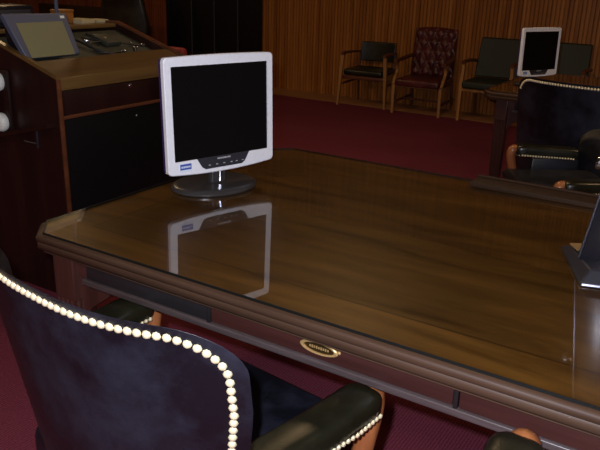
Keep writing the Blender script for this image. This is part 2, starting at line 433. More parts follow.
def make_table(loc, label):
    t = thing('conference_table', label, 'table', loc, 0, 'long wooden conference tables')
    hx, hy, C = TLX, TLY, .075
    ztop = TZ - .008
    bm = BM(); loft(bm, [chamfer_outline(hx - .03, hy - .03, C, .735), chamfer_outline(hx - .014, hy - .014, C, .735), chamfer_outline(hx - .014, hy - .014, C, ztop)])
    obj('tabletop', bm, M['tabletop'], t, smooth=False)
    # edge moulding: a frame around the slab, ogee section
    prof = [(.0135, ztop), (.004, ztop - .001), (0, ztop - .006), (0, ztop - .018), (.004, ztop - .022), (.002, ztop - .026), (.002, ztop - .040), (.010, ztop - .048), (.022, ztop - .054), (.0135, ztop - .054)]
    bm = BM(); rings = []
    for off, z in prof: rings.append([bm.verts.new(q) for q in chamfer_outline(hx - off, hy - off, C, z)])
    m_ = len(rings)
    for i in range(m_):
        a, b = rings[i], rings[(i + 1) % m_]
        for k in range(8): bm.faces.new((a[k], a[(k + 1) % 8], b[(k + 1) % 8], b[k]))
    obj('edge_moulding', bm, M['tableedge'], t, angle=50)
    # aprons
    za, zb = .655, .735
    ax, ay = hx - .165, hy - .055
    for sy in (-1, 1):
        bm = BM(); box_between(bm, -ax, ax, sy * ay - .012, sy * ay + .012, za, zb); obj('apron', bm, M['mahogany'], t, smooth=False)
    for sx in (-1, 1):
        bm = BM(); box_between(bm, sx * ax - .012, sx * ax + .012, -ay, ay, za, zb); obj('apron', bm, M['mahogany_v'], t, smooth=False)
    # front: dark end panel, drawer and plain end panel
    yf = -ay - .012
    xl0, xl1, xr0, xr1 = -ax + .075, -.645, .015, ax - .075
    bm = BM(); box_between(bm, xl0, xl1, yf - .010, yf, za + .004, zb - .022, .003); obj('apron_panel', bm, M['darkpanel'], t)['label'] = 'dark stained apron panel'
    bm = BM(); box_between(bm, xr0 + .012, xr1, yf - .010, yf, za + .004, zb - .022, .003); obj('apron_panel', bm, M['mahogany'], t)
    dr = bm = BM(); box_between(bm, xl1 + .012, xr0 - .002, yf - .008, yf, za + .004, zb - .022, .003); dr = obj('drawer', bm, M['mahogany'], t)
    for xs in (xl1 + .006, xr0 + .005):
        bm = BM(); box_between(bm, xs - .005, xs + .005, yf - .013, yf, za, zb - .022, .002); obj('divider', bm, M['darkpanel'], t)
    # oval brass pull with a ring, an inner plate, worn lettering and a pin
    cx, cz = -.312, .690
    bm = BM()
    rings = []
    for rr, yy in ((1.0, 0), (1.0, -.004), (.92, -.006), (.80, -.005), (.78, 0)):
        rings.append([bm.verts.new((cx + .051 * rr * math.cos(k * math.pi / 20), yf - .008 + yy, cz + .0165 * (rr if rr > .9 else rr * .92) * math.sin(k * math.pi / 20))) for k in range(40)])
    for a, b in zip(rings, rings[1:]):
        for k in range(40): bm.faces.new((a[k], a[(k + 1) % 40], b[(k + 1) % 40], b[k]))
    pl = obj('drawer_pull', bm, M['brass'], dr)
    bm = BM(); prism(bm, [(cx + .042 * math.cos(k * math.pi / 16), yf - .0095, cz + .013 * math.sin(k * math.pi / 16)) for k in range(32)], (0, .002, 0)); obj('pull_plate', bm, M['brass_dark'], dr, smooth=False)
    bm = BM()
    for k in range(9): box(bm, (cx - .024 + k * .006, yf - .0102, cz), (.0035, .0012, .007 if k % 2 else .0055))
    obj('plate_lettering', bm, M['brass'], dr, smooth=False)
    bm = BM(); dome(bm, (cx + .052, yf - .0085, cz + .003), (0, -1, 0), .005); obj('brass_pin', bm, M['brass'], dr)
    # bead along the lower edge of the apron
    bm = BM(); box_between(bm, -ax + .06, ax - .06, yf - .016, yf + .01, za - .016, za + .003, .004, 3); obj('apron_bead', bm, M['bead'], t)
    # legs with a plain block above and fluting below
    for sx in (-1, 1):
        for sy in (-1, 1):
            lx, ly = sx * (ax - .04 + .052), sy * (ay - .035 + .025)
            bm = BM()
            box_between(bm, lx - .042, lx + .042, ly - .042, ly + .042, .575, zb, .004)
            # fluted shaft, tapering
            def ring(h, z):
                pts = []
                nfl = 4
                for side in range(4):
                    for k in range(nfl * 4):
                        tt = -1 + 2 * k / (nfl * 4)
                        dd = 1 - (.10 if k % 4 in (1, 2) else 0)
                        q = [(tt * h, -h * dd), (h * dd, tt * h), (-tt * h, h * dd), (-h * dd, -tt * h)][side]
                        pts.append((lx + q[0], ly + q[1], z))
                return pts
            V = []
            for h, z in ((.039, .577), (.039, .56), (.033, .08), (.027, .06), (.033, .05), (.033, .0)): V.append([bm.verts.new(q) for q in ring(h, z)])
            for a, b in zip(V, V[1:]):
                for k in range(len(a)): bm.faces.new((a[k], a[(k + 1) % len(a)], b[(k + 1) % len(a)], b[k]))
            bm.faces.new(V[0]); bm.faces.new(V[-1][::-1])
            obj('leg', bm, M['mahogany_v'], t, angle=20)
            # bracket between leg and apron
            bm = BM(); s = -sx
            prism(bm, [(lx + s * .042, ly - sy * .0 - .012, .655), (lx + s * .042, ly - .012, .50), (lx + s * .075, ly - .012, .555), (lx + s * .15, ly - .012, .61), (lx + s * .17, ly - .012, .655)], (0, .024, 0))
            obj('leg_bracket', bm, M['mahogany_v'], t, smooth=False)
    return t

TC = (-1.725 + TLX, 1.205 + TLY, 0)
table = make_table(TC, 'long dark wooden table in front, under a sheet of glass, brass oval on its drawer')
table2 = copy_tree(table); table2['label'] = 'second wooden table towards the slatted wall, carrying the small far monitor'
table2.location = (-1.56 + TLX, 4.86 + TLY, 0)

# glass sheets lying on the tables
def glass(t, label):
    hx, hy, C = TLX - .014, TLY - .014, .075
    g = bpy.data.objects.new('glass_sheet', None); COL.objects.link(g); g.location = (t.location.x, t.location.y, TZ - .0075)
    tag(g, label, 'glass sheet', 'glass sheets on the tables')
    bm = BM(); loft(bm, [chamfer_outline(hx - .0015, hy - .0015, C, 0), chamfer_outline(hx - .0015, hy - .0015, C, .0075)]); obj('pane', bm, M['glass'], g, smooth=False)
    bm = BM()
    A = [[bm.verts.new(q) for q in chamfer_outline(hx - o_, hy - o_, C, z)] for o_, z in ((0, 0), (0, .0075), (.0014, .0075), (.0014, 0))]
    for i in range(4):
        a, b = A[i], A[(i + 1) % 4]
        for k in range(8): bm.faces.new((a[k], a[(k + 1) % 8], b[(k + 1) % 8], b[k]))
    obj('ground_edge', bm, M['glassedge'], g, smooth=False)['label'] = 'dark ground edge of the glass'
    return g
glass(table, 'clear glass sheet covering the near table, mirroring the white monitor')
glass(table2, 'clear glass sheet covering the far table under the small monitor')

# wooden ledge lying along the far edge of the near table
t = thing('wooden_ledge', 'low dark wooden ledge lying along the far edge of the near table', 'ledge', (-.79, 2.46, TZ))
bm = BM(); box_between(bm, 0, 1.5, 0, .10, 0, .018, .003); obj('ledge_board', bm, M['darkbrown'], t)
bm = BM(); box_between(bm, 0, 1.5, .088, .10, .0181, .026, .002); obj('ledge_lip', bm, M['darkbrown'], t)

# ------------------------------------------------------------------ nail-studded leather armchairs
def make_armchair(label, loc, rz, ZT=.900, TAP=.76, SIDE=True, EXT=(.025, .062)):
    t = thing('leather_armchair', label, 'armchair', loc, rz, 'black leather armchairs with brass nails')
    ZB, HW = .31, .385
    def w(v): return HW * (TAP + (1 - TAP) * min(1, v / .72))
    U0, RC = .70, .085
    def ztop(u, r=RC, u0=U0, u1=1.0, base=ZT):
        a = abs(u)
        if a <= u0: return base
        tt = min(1, (a - u0) / (u1 - u0)); return base - r * (1 - math.sqrt(max(0, 1 - tt * tt)))
    def P(u, z, off=0):
        v = (z - ZB) / (ZT - ZB); x = u * w(max(0, v))
        y = -.30 + .130 * abs(u) ** 2.6 + (ZT - z) * .13
        return Vector((x, y + off, z))
    def N(u, z):
        du = (P(u + .01, z) - P(u - .01, z)); dz = P(u, z + .01) - P(u, z - .01)
        return du.cross(dz).normalized()
    us = [math.sin(math.pi / 2 * k / 16) for k in range(-16, 17)]; NV = 14
    bm = BM(); F = []; Bk = []
    TH = .030
    for u in us:
        zt = ztop(u); col = []; colb = []
        for j in range(NV + 1):
            z = ZB + (zt - ZB) * j / NV
            q = P(u, z); col.append(bm.verts.new(q))
            puff = .022 * (1 - abs(u) ** 4) * math.sin(math.pi * min(1, max(0, j / NV))) ** .6
            inner = P(u * .93, ZB + (zt - .036 - ZB) * j / NV) + Vector((0, TH + puff, 0)); colb.append(bm.verts.new(inner))
        F.append(col); Bk.append(colb)
    for i in range(len(us) - 1):
        for j in range(NV):
            bm.faces.new((F[i][j], F[i + 1][j], F[i + 1][j + 1], F[i][j + 1]))
            bm.faces.new((Bk[i][j], Bk[i][j + 1], Bk[i + 1][j + 1], Bk[i + 1][j]))
        bm.faces.new((F[i][NV], F[i + 1][NV], Bk[i + 1][NV], Bk[i][NV]))
        bm.faces.new((F[i][0], Bk[i][0], Bk[i + 1][0], F[i + 1][0]))
    for i in (0, -1):
        for j in range(NV): bm.faces.new((F[i][j], F[i][j + 1], Bk[i][j + 1], Bk[i][j]))
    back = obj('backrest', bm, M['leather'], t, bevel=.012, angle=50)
    # row of nail heads following the edge of the outer back
    un = .935; path = []
    for k in range(30 if SIDE else 0): path.append((-un, ZB + .02 + (ztop(un, .075, .72, un, ZT - .020) - ZB - .02) * k / 30))
    for k in range(81):
        a = -math.pi / 2 + math.pi * k / 80; u = un * math.sin(a); path.append((u, ztop(u, .075, .70, un, ZT - .020)))
    for k in range(1, 31 if SIDE else 1): path.append((un, ztop(un, .075, .70, un, ZT - .020) - (ztop(un, .075, .70, un, ZT - .020) - ZB - .02) * k / 30))
    pts = resample([P(u, z) for u, z in path], .0002)
    # resample the parameters densely, then pick nails every 17 mm of arc
    dense = []
    for (ua, z_a), (ub, z_b) in zip(path, path[1:]):
        for k in range(20): dense.append((ua + (ub - ua) * k / 20, z_a + (z_b - z_a) * k / 20))
    bm = BM(); acc = 0; last = P(*dense[0])
    for (u, z) in dense:
        q = P(u, z); acc += (q - last).length; last = q
        if acc >= .0166:
            acc = 0; dome(bm, q, N(u, z), .0080)
    for su in (-1, 1) if SIDE else ():
        for k in range(5): z = .545 + .016 * k; dome(bm, P(su * .85, z), N(su * .85, z), .0075)
    nl = obj('nailhead_trim', bm, M['nail'], back); nl['kind'] = 'stuff'
    # seat
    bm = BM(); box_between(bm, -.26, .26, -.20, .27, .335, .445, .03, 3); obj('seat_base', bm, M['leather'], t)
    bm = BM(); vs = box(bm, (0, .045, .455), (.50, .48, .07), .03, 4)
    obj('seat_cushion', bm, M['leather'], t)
    for sx in (-1, 1):
        ext = EXT[1] if sx > 0 else EXT[0]
        # arm pad with rounded front, slightly sloping
        bm = BM()
        rows = []
        ys = [-.12, -.11, -.07, 0, .09] + [q + ext for q in (.15, .172, .185, .190)]
        for y in ys:
            fr = 1.0
            if y > .15 + ext: fr = math.sqrt(max(.05, 1 - ((y - ext - .15) / .042) ** 2))
            if y < -.115: fr = .9
            hw, hh = .047 * (.55 + .45 * fr), .034 * (.45 + .55 * fr)
            zc = .552 + .010 * (y + .2) / .4
            rows.append([bm.verts.new((sx * (.350 - .12 * max(0, .15 - y)) + hw * math.copysign(abs(math.cos(a)) ** .55, math.cos(a)), y, zc + hh * math.copysign(abs(math.sin(a)) ** .6, math.sin(a)))) for a in [2 * math.pi * k / 24 for k in range(24)]])
        for a, b in zip(rows, rows[1:]):
            for k in range(24): bm.faces.new((a[k], a[(k + 1) % 24], b[(k + 1) % 24], b[k]))
        bm.faces.new(rows[0][::-1]); bm.faces.new(rows[-1])
        arm = obj('arm_pad', bm, M['leather2'], t, angle=60)
        bm = BM()
        for side in (-1, 1):
            y = -.10
            while y < .170 + ext:
                zc = .552 + .010 * (y + .2) / .4
                dome(bm, (sx * (.350 - .12 * max(0, .15 - y)) + side * .0455, y, zc - .020), (side, 0, -.15), .0062, 7); y += .0138
        for k in range(5):
            a = math.pi * (k + .5) / 5
            dome(bm, (sx * .350 + .036 * math.cos(a),   .170 + ext + .016 * math.sin(a), .540), (math.cos(a), math.sin(a), -.1), .0058, 7)
        na = obj('nailhead_trim', bm, M['nail'], arm); na['kind'] = 'stuff'
        # leather panel under the arm
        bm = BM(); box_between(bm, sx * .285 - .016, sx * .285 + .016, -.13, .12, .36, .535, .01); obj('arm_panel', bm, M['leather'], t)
        # curved front post running down into the leg
        pp = smooth_pts([(sx * .350, .178, .572), (sx * .350, .200, .566), (sx * .350, .211, .540), (sx * .350, .205, .50), (sx * .346, .192, .44), (sx * .337, .186, .34), (sx * .330, .192, .2), (sx * .326, .205, 0)], 5); pp = [q + Vector((0, ext, 0)) for q in pp]
        nr = len(pp); rad = [.015 + .011 * min(1, k / 6) - .006 * (k / nr) for k in range(nr)]
        bm = BM(); tube(bm, pp, rad, 12, 1.12); obj('front_post', bm, M['chairwood'], t, angle=60)
        bm = BM(); tube(bm, smooth_pts([(sx * .22, -.16, .36), (sx * .235, -.20, .18), (sx * .25, -.245, 0)], 4), [.026 - .0015 * k for k in range(9)], 10); obj('rear_leg', bm, M['chairwood'], t, angle=60)
    return t

ac = make_armchair('black leather armchair filling the lower left, its nail-edged back to us', (-.985, 1.04, 0), R(-7))
ac.scale = (1.06, 1.06, 1.06)
c = make_armchair('black leather armchair at the near table, only its arm end showing at bottom right', (.185, .940, 0), R(-2), .70, .76, False, (0, 0)); low = c; c.scale = (1.18, 1.18, 1.18)
c = make_armchair('black leather armchair with its nail-edged back in front of the far monitor', (-.775, 4.60, 0), R(-11), .90, .95, False); c.scale = (1.06, 1.06, 1.06)
c = copy_tree(low); c.scale = (1.06, 1.06, 1.06); c.location = (-.66, 3.76, 0); c.rotation_euler.z = R(123)
c['label'] = 'black leather armchair beyond the table whose studded orange arm end shows at right'

# ------------------------------------------------------------------ flat screen monitors
def make_monitor(label, base, gap_c, yaw, tilt):
    """base = centre of the foot on the table; gap_c = bottom middle of the panel in the foot's frame"""
    t = thing('computer_monitor', label, 'monitor', base, yaw, 'flat monitors on the tables')
    Wd, Hh, r = .435, .382, .014
    Mx = Matrix.Translation(Vector(gap_c)) @ Matrix.Rotation(-tilt, 4, 'X')
    def place(bm): bmesh.ops.transform(bm, matrix=Mx, verts=bm.verts[:]); return bm
    # outline of the front frame, bottom edge bowed
    def outline(inset, y, rr=r, bow=.012, top=.004):
        pts = []; w, h0, h1 = Wd / 2 - inset, inset, Hh - inset
        for (cx, cz, a0) in ((w - rr, h0 + rr, -90), (w - rr, h1 - rr, 0), (-w + rr, h1 - rr, 90), (-w + rr, h0 + rr, 180)):
            for k in range(6):
                a = R(a0 + 18 * k); pts.append([cx + rr * math.cos(a), y, cz + rr * math.sin(a)])
        out = []
        for i, q in enumerate(pts):
            out.append(q)
            nq = pts[(i + 1) % len(pts)]
            if abs(nq[0] - q[0]) > .1:
                for k in range(1, 12): out.append([q[0] + (nq[0] - q[0]) * k / 12, y, q[2] + (nq[2] - q[2]) * k / 12])
        for q in out:
            f = 1 - (q[0] / (Wd / 2)) ** 2
            if q[2] < Hh / 2: q[2] -= bow * f
            else: q[2] += top * f
        return [tuple(q) for q in out]
    o0 = outline(0, .020); o1 = outline(0, .003); o2 = outline(.003, 0)
    sw, sz0, sz1 = .1925, .043, .3535
    def rect_like(ref, y):
        """points on the screen rectangle matching the outline's order"""
        res = []
        for q in ref:
            x = max(-sw, min(sw, q[0] * 1.02)); z = max(sz0, min(sz1, q[2]))
            # push to rectangle border
            dx = sw - abs(q[0]); 
            if q[2] < sz0 + .02 and abs(q[0]) < sw: z = sz0
            elif q[2] > sz1 - .02 and abs(q[0]) < sw: z = sz1
            else:
                x = math.copysign(sw, q[0]); z = max(sz0, min(sz1, q[2]))
            res.append((x, y, z))
        return res
    bm = BM()
    rings = [[bm.verts.new(q) for q in ring] for ring in (o0, o1, o2, rect_like(o2, 0), rect_like(o2, .006))]
    n = len(o0)
    for a, b in zip(rings, rings[1:]):
        for k in range(n):
            try: bm.faces.new((a[k], a[(k + 1) % n], b[(k + 1) % n], b[k]))
            except ValueError: pass
    bmesh.ops.remove_doubles(bm, verts=bm.verts[:], dist=1e-6)
    bz = obj('bezel', place(bm), M['bezel'], t, angle=30)
    # screen
    bm = BM(); box_between(bm, -sw, sw, .004, .012, sz0, sz1); obj('screen', place(bm), M['screen'], t, smooth=False)
    # rear shell
    bm = BM(); loft(bm, [outline(.0005, .010), outline(.0005, .034), outline(.02, .046), outline(.07, .060, .03, .002, .002)])
    obj('rear_shell', place(bm), M['shell'], t, angle=40)['label'] = 'dark indigo rear shell'
    # dark control strip on the lower frame
    bm = BM()
    prism(bm, [(-.108, -.003, sz0 + .0015), (-.100, -.003, sz0 - .012), (-.088, -.003, .012), (-.075, -.003, .004), (.075, -.003, .004), (.088, -.003, .012), (.100, -.003, sz0 - .012), (.108, -.003, sz0 + .0015)], (0, .006, 0))
    st = obj('control_strip', place(bm), M['lip'], t, bevel=.0015); st['label'] = 'charcoal control strip with small marks'
    bm = BM()
    for k in range(9): box(bm, (-.026 + k * .0062, -.0034, .036), (.0042, .001, .006 if k % 3 else .005))
    obj('logo_lettering', place(bm), M['grey'], st, smooth=False)
    for xx in (-.06, -.03, 0, .03, .052, .078):
        bm = BM(); box(bm, (xx, -.0034, .017), (.008, .001, .0028)); obj('button', place(bm), M['grey'], st, smooth=False)
    # sticker
    bm = BM(); box_between(bm, -.176, -.130, -.0009, .0006, .006, .035); sk = obj('sticker', place(bm), M['stickerwhite'], t, smooth=False); sk['label'] = 'small blue and white sticker'
    bm = BM(); box_between(bm, -.1745, -.1315, -.0014, 0, .014, .0335); obj('sticker_band', place(bm), M['stickerblue'], sk, smooth=False)
    bm = BM()
    for k in range(5): box(bm, (-.168 + k * .0075, -.0016, .0235), (.005, .0008, .006))
    obj('sticker_lettering', place(bm), M['stickerwhite'], sk, smooth=False)
    # neck and oval foot
    bm = BM(); gy = gap_c[1] + .045
    box_between(bm, -.032, .032, gy - .016, gy + .018, .018, gap_c[2] + .12, .010, 3); obj('neck', bm, M['standplastic'], t)
    bm = BM(); tube(bm, [(-.0, gy - .020, .03), (0, gy - .022, .075)], .007, 10); obj('neck_pin', bm, M['chrome'], t)
    bm = BM(); lathe(bm, [(.97, 0), (1.0, .004), (1.0, .010), (.96, .016), (.90, .019), (.80, .0205), (.3, .024)], 56, sx=.162, sy=.128)
    obj('foot', bm, M['standplastic'], t, angle=40)
    return t

YAW = R(72.3)
def mon_place(bottom, yaw, fwd):
    """foot centre from the bottom middle of the panel; fwd = how far the panel stands in front of the foot centre"""
    nb = Vector((-math.sin(yaw), math.cos(yaw), 0))
    f = Vector(bottom) + nb * fwd; return (f.x, f.y, TZ)
mon = make_monitor('white-framed monitor with dark screen standing on the near table', mon_place((-1.479, 1.868, 0), YAW, .062), (0, -.062, .859 - TZ), YAW, R(1.75))
m2 = copy_tree(mon); m2.location = (-1.355, 5.40, TZ); m2.rotation_euler.z = R(61); m2.scale = (.88, .88, .88)
m2['label'] = 'small grey-framed monitor on the far table, above the nail-edged chair back'

# ------------------------------------------------------------------ black equipment stand at the right edge
t = thing('equipment_stand', 'black metal post on a tapered foot at the right end of the glass', 'stand', (-.178, 1.93, TZ), R(0))
bm = BM()
base_lo = [(-.178, .075, 0), (-.072, -.175, 0), (.13, -.115, 0), (.06, .15, 0)]
base_hi = [(-.150, .060, .022), (-.060, -.140, .040), (.11, -.09, .040), (.05, .12, .030)]
prism_v = [[bm.verts.new(q) for q in base_lo], [bm.verts.new((q[0], q[1], .008)) for q in base_lo], [bm.verts.new(q) for q in base_hi]]
bm.faces.new(prism_v[0][::-1]); bm.faces.new(prism_v[2])
for a, b in zip(prism_v, prism_v[1:]):
    for k in range(4): bm.faces.new((a[k], a[(k + 1) % 4], b[(k + 1) % 4], b[k]))
obj('stand_foot', bm, M['steel'], t, bevel=.006)
bm = BM(); prism(bm, [(-.152, .062, .023), (-.118, -.010, .034), (-.085, .070, .034)], (0, 0, .004)); obj('corner_plate', bm, M['brass'], t, smooth=False)['label'] = 'golden corner plate'
TILT = Matrix.Translation((-.10, 0, .02)) @ Matrix.Rotation(R(8), 4, 'Y') @ Matrix.Translation((.10, 0, -.02))
def TI(bm): bmesh.ops.transform(bm, matrix=TILT, verts=bm.verts[:]); return bm
bm = BM(); box_between(bm, -.112, -.03, -.045, .045, .020, .52, .008, 3); TI(bm); obj('post', bm, M['blackmetal'], t)
bm = BM(); box_between(bm, -.110, -.104, -.056, -.043, .030, .51, .002); TI(bm); obj('edge_strip', bm, M['steel'], t)
bm = BM(); lathe(bm, [(.006, -.02), (.006, 0), (.017, .002), (.019, .010), (.015, .016)], 16)
bmesh.ops.transform(bm, matrix=Matrix.Translation((-.128, -.02, .285)) @ Matrix.Rotation(R(-90), 4, 'Y'), verts=bm.verts[:]); TI(bm)
obj('clamp_knob', bm, M['chrome'], t)
bm = BM(); box_between(bm, -.118, .14, -.05, .05, .52, .575, .012, 3); TI(bm); obj('post_head', bm, M['blackmetal'], t)

# ------------------------------------------------------------------ lectern
LX, LY0, LY1 = -2.50, 2.01, 2.90
SL = .311; XB = -3.03; XR = -3.34
def ztop(x): return 1.05 + (LX - x) * SL
t = thing('lectern', 'big dark wooden lectern with sloping top and black front doors', 'lectern', ((LX + XR) / 2, (LY0 + LY1) / 2, 0))
ox, oy = t.location.x, t.location.y
def L(bm): bmesh.ops.translate(bm, vec=(-ox, -oy, 0), verts=bm.verts[:]); return bm
for y, sgn in ((LY0, 1), (LY1, -1)):
    bm = BM()
    prism(bm, [(LX, y, 0), (LX, y, 1.05), (XB, y, ztop(XB)), (XR, y, ztop(XB)), (XR, y, 0)], (0, sgn * .028, 0))
    obj('side_panel', L(bm), M['lectside'], t, smooth=False)
    # lighter edge strip on top of the side panel
    bm = BM()
    h = .012
    prism(bm, [(LX + .004, y - .002 * sgn, 1.05 - .006), (LX + .004, y - .002 * sgn, 1.05 + h), (XB, y - .002 * sgn, ztop(XB) + h), (XR, y - .002 * sgn, ztop(XB) + h), (XR, y - .002 * sgn, ztop(XB) - .002), (XB, y - .002 * sgn, ztop(XB) - .002)], (0, sgn * .022, 0))
    obj('top_rail', L(bm), M['lectwood' if sgn > 0 else 'lectrim'], t, smooth=False)
# thin red corner strip
bm = BM(); box_between(bm, LX - .002, LX + .010, LY0 - .002, LY0 + .016, 0, 1.045, .002); obj('corner_strip', L(bm), M['lectrim'], t)
# front: rim, drawer, mouldings, black doors
bm = BM(); box_between(bm, LX - .03, LX + .006, LY0 + .016, LY1, .995, 1.052, .005); obj('front_rim', L(bm), M['lectwood'], t)
bm = BM(); box_between(bm, LX - .02, LX - .004, LY0 + .016, LY1 - .02, .885, .992, .003); dw = obj('drawer', L(bm), M['lectside'], t)
bm = BM(); dome(bm, (LX - .004, 2.442, .975), (1, 0, 0), .013, 12); obj('drawer_knob', L(bm), M['chrome'], dw)
bm = BM(); box_between(bm, LX - .02, LX + .004, LY0 + .016, LY1, .868, .884, .004); obj('moulding', L(bm), M['lectrim'], t)
bm = BM(); box_between(bm, LX - .02, LX - .006, LY0 + .016, LY1 - .02, .06, .866, .003); dd = obj('front_door', L(bm), M['lectdoor'], t)
bm = BM(); dome(bm, (LX - .006, 2.478, .822), (1, 0, 0), .009, 10); obj('door_lock', L(bm), M['steel'], dd)
bm = BM(); box_between(bm, LX - .05, LX - .006, LY0 + .016, LY1 - .02, 0, .058); obj('plinth', L(bm), M['lectside'], t, smooth=False)
# sloping top: front ledge board, recessed tray, back ledge
def slope_quad(x0, x1, y0, y1, dz, th):
    bm = BM(); prism(bm, [(x0, y0, ztop(x0) + dz), (x1, y0, ztop(x1) + dz), (x1, y0, ztop(x1) + dz - th), (x0, y0, ztop(x0) + dz - th)], (0, y1 - y0, 0)); return L(bm)
obj('front_ledge', slope_quad(LX + .004, -2.655, LY0 + .02, LY1 - .02, .002, .02), M['lectwood'], t, smooth=False)
obj('tray_floor', slope_quad(-2.655, XB, LY0 + .028, LY1 - .028, -.035, .012), M['tray'], t, smooth=False)
obj('tray_lip', slope_quad(-2.655, -2.668, LY0 + .028, LY1 - .028, .002, .05), M['lectwood'], t, smooth=False)
bm = BM(); box_between(bm, XR, XB, LY0 + .02, LY1 - .02, ztop(XB) - .02, ztop(XB), .003); obj('back_ledge', L(bm), M['lectwood'], t)
bm = BM(); box_between(bm, XR - .004, XR + .02, LY0, LY1, 0, ztop(XB) - .002); obj('back_panel', L(bm), M['lectside'], t, smooth=False)
# fold-out shelf and bracket on the side facing us
bm = BM(); prism(bm, [(-2.53, LY0, .855), (-3.25, LY0, .675), (-3.25, LY0, .655), (-2.53, LY0, .835)], (0, -.05, 0)); fs = obj('folding_shelf', L(bm), M['lectside'], t, smooth=False)
bm = BM(); box_between(bm, -2.667, -2.655, LY0 - .008, LY0, .72, .82, .003); br = obj('shelf_bracket', L(bm), M['steel'], t)
bm = BM(); tube(bm, [(-2.66, LY0 - .012, .745), (-2.73, LY0 - .020, .748)], .004, 8); obj('bracket_arm', L(bm), M['steel'], br)

# touch panel lying in the lectern's top
BLp = Vector((-2.70, 2.03, ztop(-2.70) + .003)); BRp = Vector((-2.706, 2.326, ztop(-2.706) + .003))
aa = R(66); LL = .20
up = Vector((-math.cos(aa), 0, math.sin(aa))); ey = Vector((0, 1, 0)); nn = Vector((math.sin(aa), 0, math.cos(aa)))
t = thing('touch_panel', 'slate blue touch panel with a blank screen, khaki reflection in its colour, tilted on the lectern', 'touch panel', BLp.lerp(BRp, .5))
c0 = BLp.lerp(BRp, .5); hw = (BRp.y - BLp.y) / 2
def pq(u, v, d=0): return ey * u * hw + up * v * LL + nn * d
bm = BM(); prism(bm, [pq(-1.02, 0), pq(1.02, 0), pq(1.0, 1), pq(-1.30, 1.03)], -nn * .03); obj('housing', bm, M['panelbezel'], t, bevel=.006)
bm = BM(); prism(bm, [pq(-.84, -.0, .0015), pq(.80, -.0, .0015), pq(.75, .80, .0015), pq(-.96, .80, .0015)], -nn * .004); obj('screen', bm, M['panelscreen'], t, smooth=False)
bm = BM(); prism(bm, [pq(.72, .87, .002), pq(.88, .87, .002), pq(.88, .93, .002), pq(.72, .93, .002)], -nn * .004); obj('badge', bm, M['white'], t, smooth=False)['label'] = 'tiny white badge'
bm = BM(); prism(bm, [(-.19, -hw * .8, .155), (-.03, -hw * .8, .0), (-.045, -hw * .8, -.0), (-.19, -hw * .8, .012)][:3] + [(-.17, -hw * .8, .05)], (0, hw * 1.6, 0)); obj('wedge_support', bm, M['blackmetal'], t, smooth=False)

# cables and connectors lying in the tray
def tz(x): return ztop(x) - .035
t = tag(None or bpy.data.objects.new('cable_bundle', None), 'tangle of black cables with silver plugs in the lectern tray', 'cables'); COL.objects.link(t); t.location = (-2.80, 2.60, tz(-2.80))
def cab(pts, r=.006):
    bm = BM(); tube(bm, smooth_pts([(x + 2.80, y - 2.60, tz(x) - t.location.z + r + .002 + h) for x, y, h in pts], 6), r, 8); return bm
obj('cable', cab([(-2.98, 2.42, 0), (-2.90, 2.47, .01), (-2.80, 2.50, .005), (-2.72, 2.58, 0), (-2.72, 2.70, 0), (-2.78, 2.76, 0)]), M['cable'], t, angle=60)
obj('cable', cab([(-2.95, 2.55, 0), (-2.86, 2.60, .012), (-2.84, 2.52, .012), (-2.76, 2.50, 0), (-2.75, 2.63, 0)], .005), M['cable'], t, angle=60)
obj('cable', cab([(-2.99, 2.62, 0), (-2.90, 2.66, .0), (-2.82, 2.72, .01), (-2.80, 2.82, 0)], .005), M['cable'], t, angle=60)
for x, y, a in ((-2.78, 2.77, 20), (-2.75, 2.65, 70), (-2.80, 2.84, 10), (-2.90, 2.545, 50), (-2.84, 2.79, 100)):
    bm = BM(); box(bm, (x + 2.80, y - 2.60, tz(x) - t.location.z + .010), (.026, .014, .012), .003, 2, Matrix.Rotation(R(a), 3, 'Z')); obj('plug', bm, M['chrome'], t)
# tilted pocket devices in the tray
t = thing('control_box', 'dark olive control box lying between the cables in the lectern tray', 'box', (-2.88, 2.66, tz(-2.88)))
bm = BM(); box(bm, (0, 0, .016), (.12, .10, .022), .004, 2, Matrix.Rotation(math.atan(SL), 3, 'Y')); obj('case', bm, M['tray'], t)
bm = BM(); box(bm, (.012, -.02, .0285), (.012, .012, .006), .002, 2, Matrix.Rotation(math.atan(SL), 3, 'Y')); obj('button', bm, M['brass'], t)

# things on the lectern's back ledge
zl = ztop(XB)
def sheaf(label, x, y, sx, sy, h, rz):
    t = thing('paper_stack', label, 'papers', (x, y, zl), rz, 'papers on the lectern')
    bm = BM()
    for k in range(5):
        box(bm, (random.uniform(-.003, .003), random.uniform(-.004, .004), h * (k + .5) / 5), (sx, sy, h / 5 * .92))
    obj('sheets', bm, M['paper'], t, smooth=False)
sheaf('flat pile of cream papers on the back ledge of the lectern, left of the two', -3.17, 2.745, .12, .10, .022, R(5))
sheaf('small cream papers at the right back corner of the lectern, right of the two', -3.17, 2.865, .10, .08, .016, R(-6))
t = thing('wooden_box', 'small orange wooden box on the back ledge of the lectern', 'box', (-3.20, 2.65, zl), R(8))
bm = BM(); box_between(bm, -.04, .04, -.045, .045, 0, .06, .004); obj('box_body', bm, M['orangewood'], t)
bm = BM(); box_between(bm, -.042, .042, -.047, .047, .06, .072, .003); obj('box_lid', bm, M['orangewood'], t)
t = thing('microphone_stand', 'slim bluish microphone post rising behind the touch panel', 'microphone', (-3.12, 2.55, zl))
bm = BM(); lathe(bm, [(.03, 0), (.03, .012), (.012, .018)], 16); obj('mount', bm, M['blackmetal'], t)
bm = BM(); tube(bm, smooth_pts([(0, 0, .015), (0, 0, .12), (-.005, .005, .22), (-.02, .01, .32)], 4), .010, 10); obj('stem', bm, M['panelbezel'], t)
